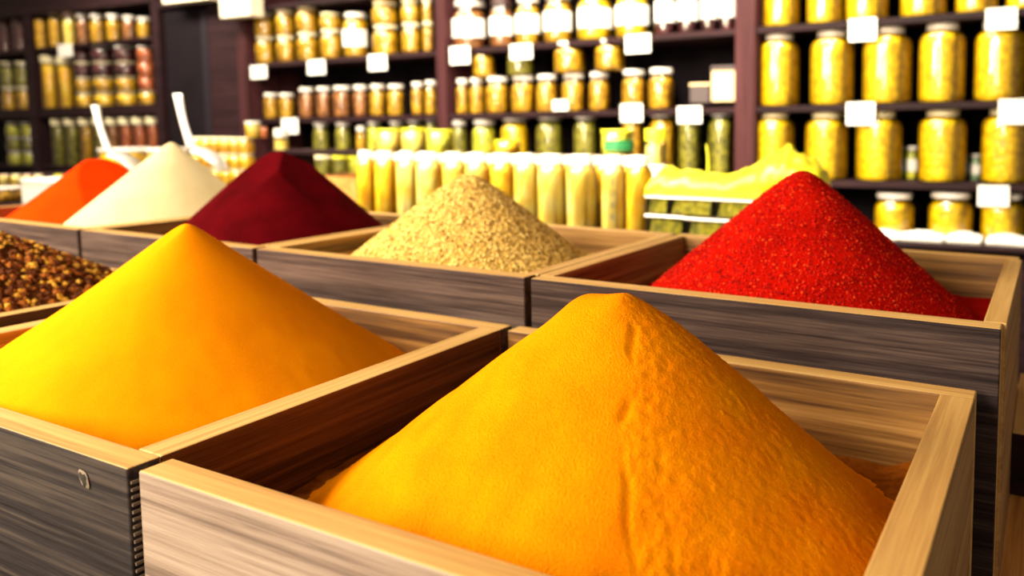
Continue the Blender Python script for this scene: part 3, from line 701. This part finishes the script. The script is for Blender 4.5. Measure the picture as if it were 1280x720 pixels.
# lidded tubs behind the bottles, raised on a dark plinth
pl = ony(640, 193, 2.0).z
bx = thing('riser', 'long low riser behind the bottle rows', 'riser', (-1.9, 1.93, H+ZC))
link('riser_top', box_me('riser_top', [(-.75, .75, 0, .17, pl-.015-H-ZC, pl-H-ZC)], ['shelf_wood'], .002), bx)
for s in (-1, 1): link('riser_end', box_me('riser_end', [(s*.73-.015, s*.73+.015, .005, .165, .0005, pl-.0155-H-ZC)], ['shelf_wood'], .002), bx)
def tub(px0, px1, yt, c, lid, lab, Y=2.0, z0=None, shape='straight', name='food_tub', cat='tub', glass='clear_plastic', label=None, group='tubs on the counter'):
    px = (px0+px1)/2; P = ony(px, yt, Y); r = (px1-px0)/2/ppm(P)
    z0 = (pl if z0 is None else z0)+.001
    return jar((P.x, Y, z0), r, P.z-z0, shape, c, lid, lab, group, name, cat, glass=glass, rot=.4, label=label)
tub(471, 501, 161, 'honey_pale', 'cap_lime', 'lime-lidded tub behind the leftmost bottles')
tub(502, 532, 160, 'honey_pale', 'cap_lime', 'lime-lidded pale tub in the middle of three behind the bottles')
tub(533, 566, 162, 'greens', 'cap_lime', 'lime-lidded tub with greens just left of the post')
tub(617, 650, 175, 'honey', 'cap_lime', 'low yellow tub standing alone behind the bottles')
tub(751, 792, 162, 'greens', 'cap_lime', 'wide lime-lidded tub with a green label behind the bottles', label='label_green')
tub(806, 834, 161, 'honey_pale', 'cap_lime', 'yellow-lidded tub with pale filling beside the wrapped greens', Y=1.95, z0=H+ZC, label='paper')
# trays of greens
def tray(name, lab, xa, xb, ya, yb, Y, dep, z0=None, content='greens'):
    a = ony(xa, yb, Y); b = ony(xb, yb, Y); w = b.x-a.x; pp = ppm(((a.x+b.x)/2, Y, a.z)); h = (yb-ya)/pp
    z = ony((xa+xb)/2, yb, Y).z if z0 is None else z0
    t = thing(name, lab, 'tray', ((a.x+b.x)/2, Y, z), 'clear trays of greens')
    link('tray_wall', box_me('tray_wall', [(-w/2, w/2, 0, .003, 0, h*.8), (-w/2, w/2, dep-.003, dep, 0, h*.8), (-w/2, -w/2+.003, .004, dep-.004, 0, h*.8), (w/2-.003, w/2, .004, dep-.004, 0, h*.8)], ['clear_plastic'], 0), t)
    # heaped leaves
    nx, ny = 26, 12; vs, fs = [], []
    for j in range(ny+1):
        for i in range(nx+1):
            u, v = i/nx, j/ny; ed = 1 if 0 < i < nx and 0 < j < ny else 0
            vs.append((-w/2+.005+(w-.01)*u, .005+(dep-.01)*v, ed*(h*.62+random.uniform(0, h*.2)) + .002))
    for j in range(ny):
        for i in range(nx):
            q = j*(nx+1)+i; fs.append((q, q+1, q+nx+2, q+nx+1))
    link('leaves', mesh_from('leaves', vs, fs, [content]), t)
    link('lid', box_me('lid', [(-w/2-.004, w/2+.004, -.004, dep+.004, h*.83, h*.92)], ['cap_white'], .003), t)
    return t, z+h*.93
zc = H+ZC+.001
Yt = 1.60
t1, z1 = tray('greens_tray', 'tall clear tray of greens right of the bottles', 807, 853, 268, 306, Yt, .16, zc)
t2, z2 = tray('greens_tray', 'clear tray of greens at the bottom of the stack beside the red mound', 856, 930, 262, 300, Yt, .16, zc)
def tray_on(lab, xa, xb, z, h, Y=Yt, dep=.16):
    a = ony(xa, 250, Y); b = ony(xb, 250, Y); pp = ppm(((a.x+b.x)/2, Y, a.z))
    return tray('greens_tray', lab, xa, xb, 250-h*pp, 250, Y, dep, z)
t3, z3 = tray_on('upper left clear tray of greens with white lid', 807, 834, max(z1, z2)+.002, .045)
t4, z4 = tray_on('upper middle clear tray of greens with white lid', 836, 890, max(z1, z2)+.002, .045)
t5, z5 = tray_on('upper right clear tray of greens behind the red mound', 893, 948, max(z1, z2)+.002, .045)
# crumpled lime plastic wrap heaps
def wrap(lab, pts, Y, z0, dep, seed):
    """silhouette heights pts (px, py) -> crumpled solid heap"""
    P = [ony(x, y, Y+dep/2) for x, y in pts]; xs = [p.x for p in P]; zs = [p.z for p in P]
    n, m = 60, 14; vs, fs = [], []; ox = xs[0]
    r = random.Random(seed)
    R1 = noise2(m+1, n+1, (5, 14), seed)
    R2 = noise2(m+1, n+1, (9, 34), seed+1)
    for i in range(n+1):
        x = xs[0]+(xs[-1]-xs[0])*i/n; z = float(np.interp(x, xs, zs))
        for j in range(m+1):
            v = j/m; a = math.pi*v
            hh = (z-z0)*(.25+.75*math.sin(a)**.6) if 0 < j < m else 0
            vs.append((x-ox, dep*v+float(R1[i, j])*.008, hh*(1+(.10*float(R1[i, j])+.10*float(R2[i, j]) if 0 < j < m else 0))))
    for i in range(n):
        for j in range(m):
            q = i*(m+1)+j; fs.append((q, q+m+1, q+m+2, q+1))
    fs.append(tuple(range(m+1))); fs.append(tuple(range(n*(m+1), (n+1)*(m+1)))[::-1])
    fs += [(i*(m+1), i*(m+1)+m, (i+1)*(m+1)+m, (i+1)*(m+1)) for i in range(n)]
    o = link('plastic_wrap', mesh_from('plastic_wrap', vs, fs, ['plastic_lime'], True), None, (ox, Y, z0)); tag(o, lab, 'plastic wrap', 'lime plastic wrap')
    return o
wrap('crumpled lime plastic wrap over the greens trays, rising behind the red mound', [(822, 222), (835, 206), (850, 214), (862, 211), (880, 217), (900, 219), (925, 216), (945, 204), (962, 194), (980, 188), (990, 178), (996, 190), (1012, 195), (1030, 212)], Yt+.012, max(z3, z4, z5)+.002, .13, 3)
st2 = thing('leaf_sprig', 'thin upright yellow-green sprig in front of the dark post', 'sprig', ony(884, 222, Yt+.20))
vs, fs = [], []
for i in range(9):
    s = i/8; w = .0045*(1-s*.6)
    for k in range(5):
        a = 2*math.pi*k/5; vs.append((w*math.cos(a)+.003*math.sin(s*4), w*math.sin(a), s*.085))
for i in range(8):
    for k in range(5): k2 = (k+1) % 5; fs.append((i*5+k, i*5+k2, i*5+5+k2, i*5+5+k))
fs += [(4, 3, 2, 1, 0), (40, 41, 42, 43, 44)]
link('stem', mesh_from('stem', vs, fs, ['plastic_lime'], True), st2)
# olive jars and wooden tray left of the bottles
for i, (a, b, c) in enumerate(((372, 392, 'pickle_gold'), (394, 414, 'pickle_olive'), (416, 434, 'pickle_olive'), (436, 456, 'greens'))):
    tub(a, b, 193, c, 'cap_lime' if i != 1 else 'cap_cream', 'low olive tub behind the wooden tray, %s from the left' % ORD[i], Y=2.35, z0=H+ZC-.0, name='olive_tub', glass='jar_glass', group='low olive tubs')
a = ony(385, 226, 1.95); b = ony(470, 226, 1.95); wz = ony(430, 222, 1.95).z
tr = thing('wooden_tray', 'orange wooden tray left of the bottles behind the maroon mound', 'tray', ((a.x+b.x)/2, 1.95, H+ZC)); w = b.x-a.x
link('tray_board', box_me('tray_board', [(-w/2, w/2, 0, .02, .001, wz-H-ZC), (-w/2, w/2, .23, .25, .001, wz-H-ZC), (-w/2, -w/2+.02, .0205, .2295, .001, wz-H-ZC), (w/2-.02, w/2, .0205, .2295, .001, wz-H-ZC), (-w/2+.0205, w/2-.0205, .0205, .2295, .001, .012)], ['orange_wood'], .001), tr)
# stacked small honey cups
Yp = 2.30
P0 = ony(248, 200, Yp); pp = ppm(P0); rr = 9.1/pp; ztop = ony(290, 172, Yp).z; hh = (ztop-H-ZC)/3
LW = ['bottom', 'middle', 'top']
for k in range(3):
    for i in range(6):
        for rowi in range(1 if k < 2 else 1):
            x = P0.x+i*2.03*rr
            jar((x, Yp, H+ZC+.001+k*hh), rr, hh-.001, 'small', 'honey', 'cap_cream', 'cream-lidded honey cup, %s from the left in the %s layer of the pyramid' % (ORD[i], LW[k]), 'stacked honey cups', 'honey_cup', 'jar')
tub(307, 324, 152, 'honey_pale', 'cap_white', 'small round white jar standing on the honey cups', Y=Yp, z0=ztop, name='small_jar', cat='jar', glass='jar_glass', group=None)
tub(326, 334, 157, 'carrot', 'cap_dark', 'tiny dark red bottle on the honey cups beside the white jar', Y=Yp, z0=ztop, name='small_bottle', cat='bottle', glass='jar_glass', group=None, shape='tall')
tub(343, 359, 161, 'honey_pale', 'cap_white', 'silvery glass pot right above the maroon mound peak', Y=2.1, z0=H+ZC, name='small_jar', cat='jar', glass='jar_glass', group=None)
# wide tubs
tub(128, 184, 185, 'honey', 'cap_white', 'wide white-lidded tub behind the orange mound', Y=2.45, z0=H+ZC, group=None)
tub(186, 232, 185, 'honey', 'cap_white', 'wide white-lidded tub behind the white mound', Y=2.45, z0=H+ZC, group=None)
# left edge of the counter
carton('paper_box', 'white cardboard box at the left behind the orange mound', 'box', 28, 74, 225, 259, 1.42, .14, 'paper', 'paper')
tub(-22, 24, 234, 'pickle_gold', 'cap_white', 'low ochre tub with white lid at the left picture edge', Y=1.42, z0=H+ZC, group=None)
for i, (x, c) in enumerate(((5, 'cap_rose'), (20, 'cap_cream'), (34, 'cap_rose'), (48, 'cap_cream'), (73, 'cap_lime'))):
    tub(x-6, x+6, 218, 'honey_pale', c, 'small capped bottle behind the white box, %s from the left' % ORD[i], Y=1.75, z0=H+ZC, shape='bottle', name='small_bottle', cat='bottle', group='small bottles at the left')
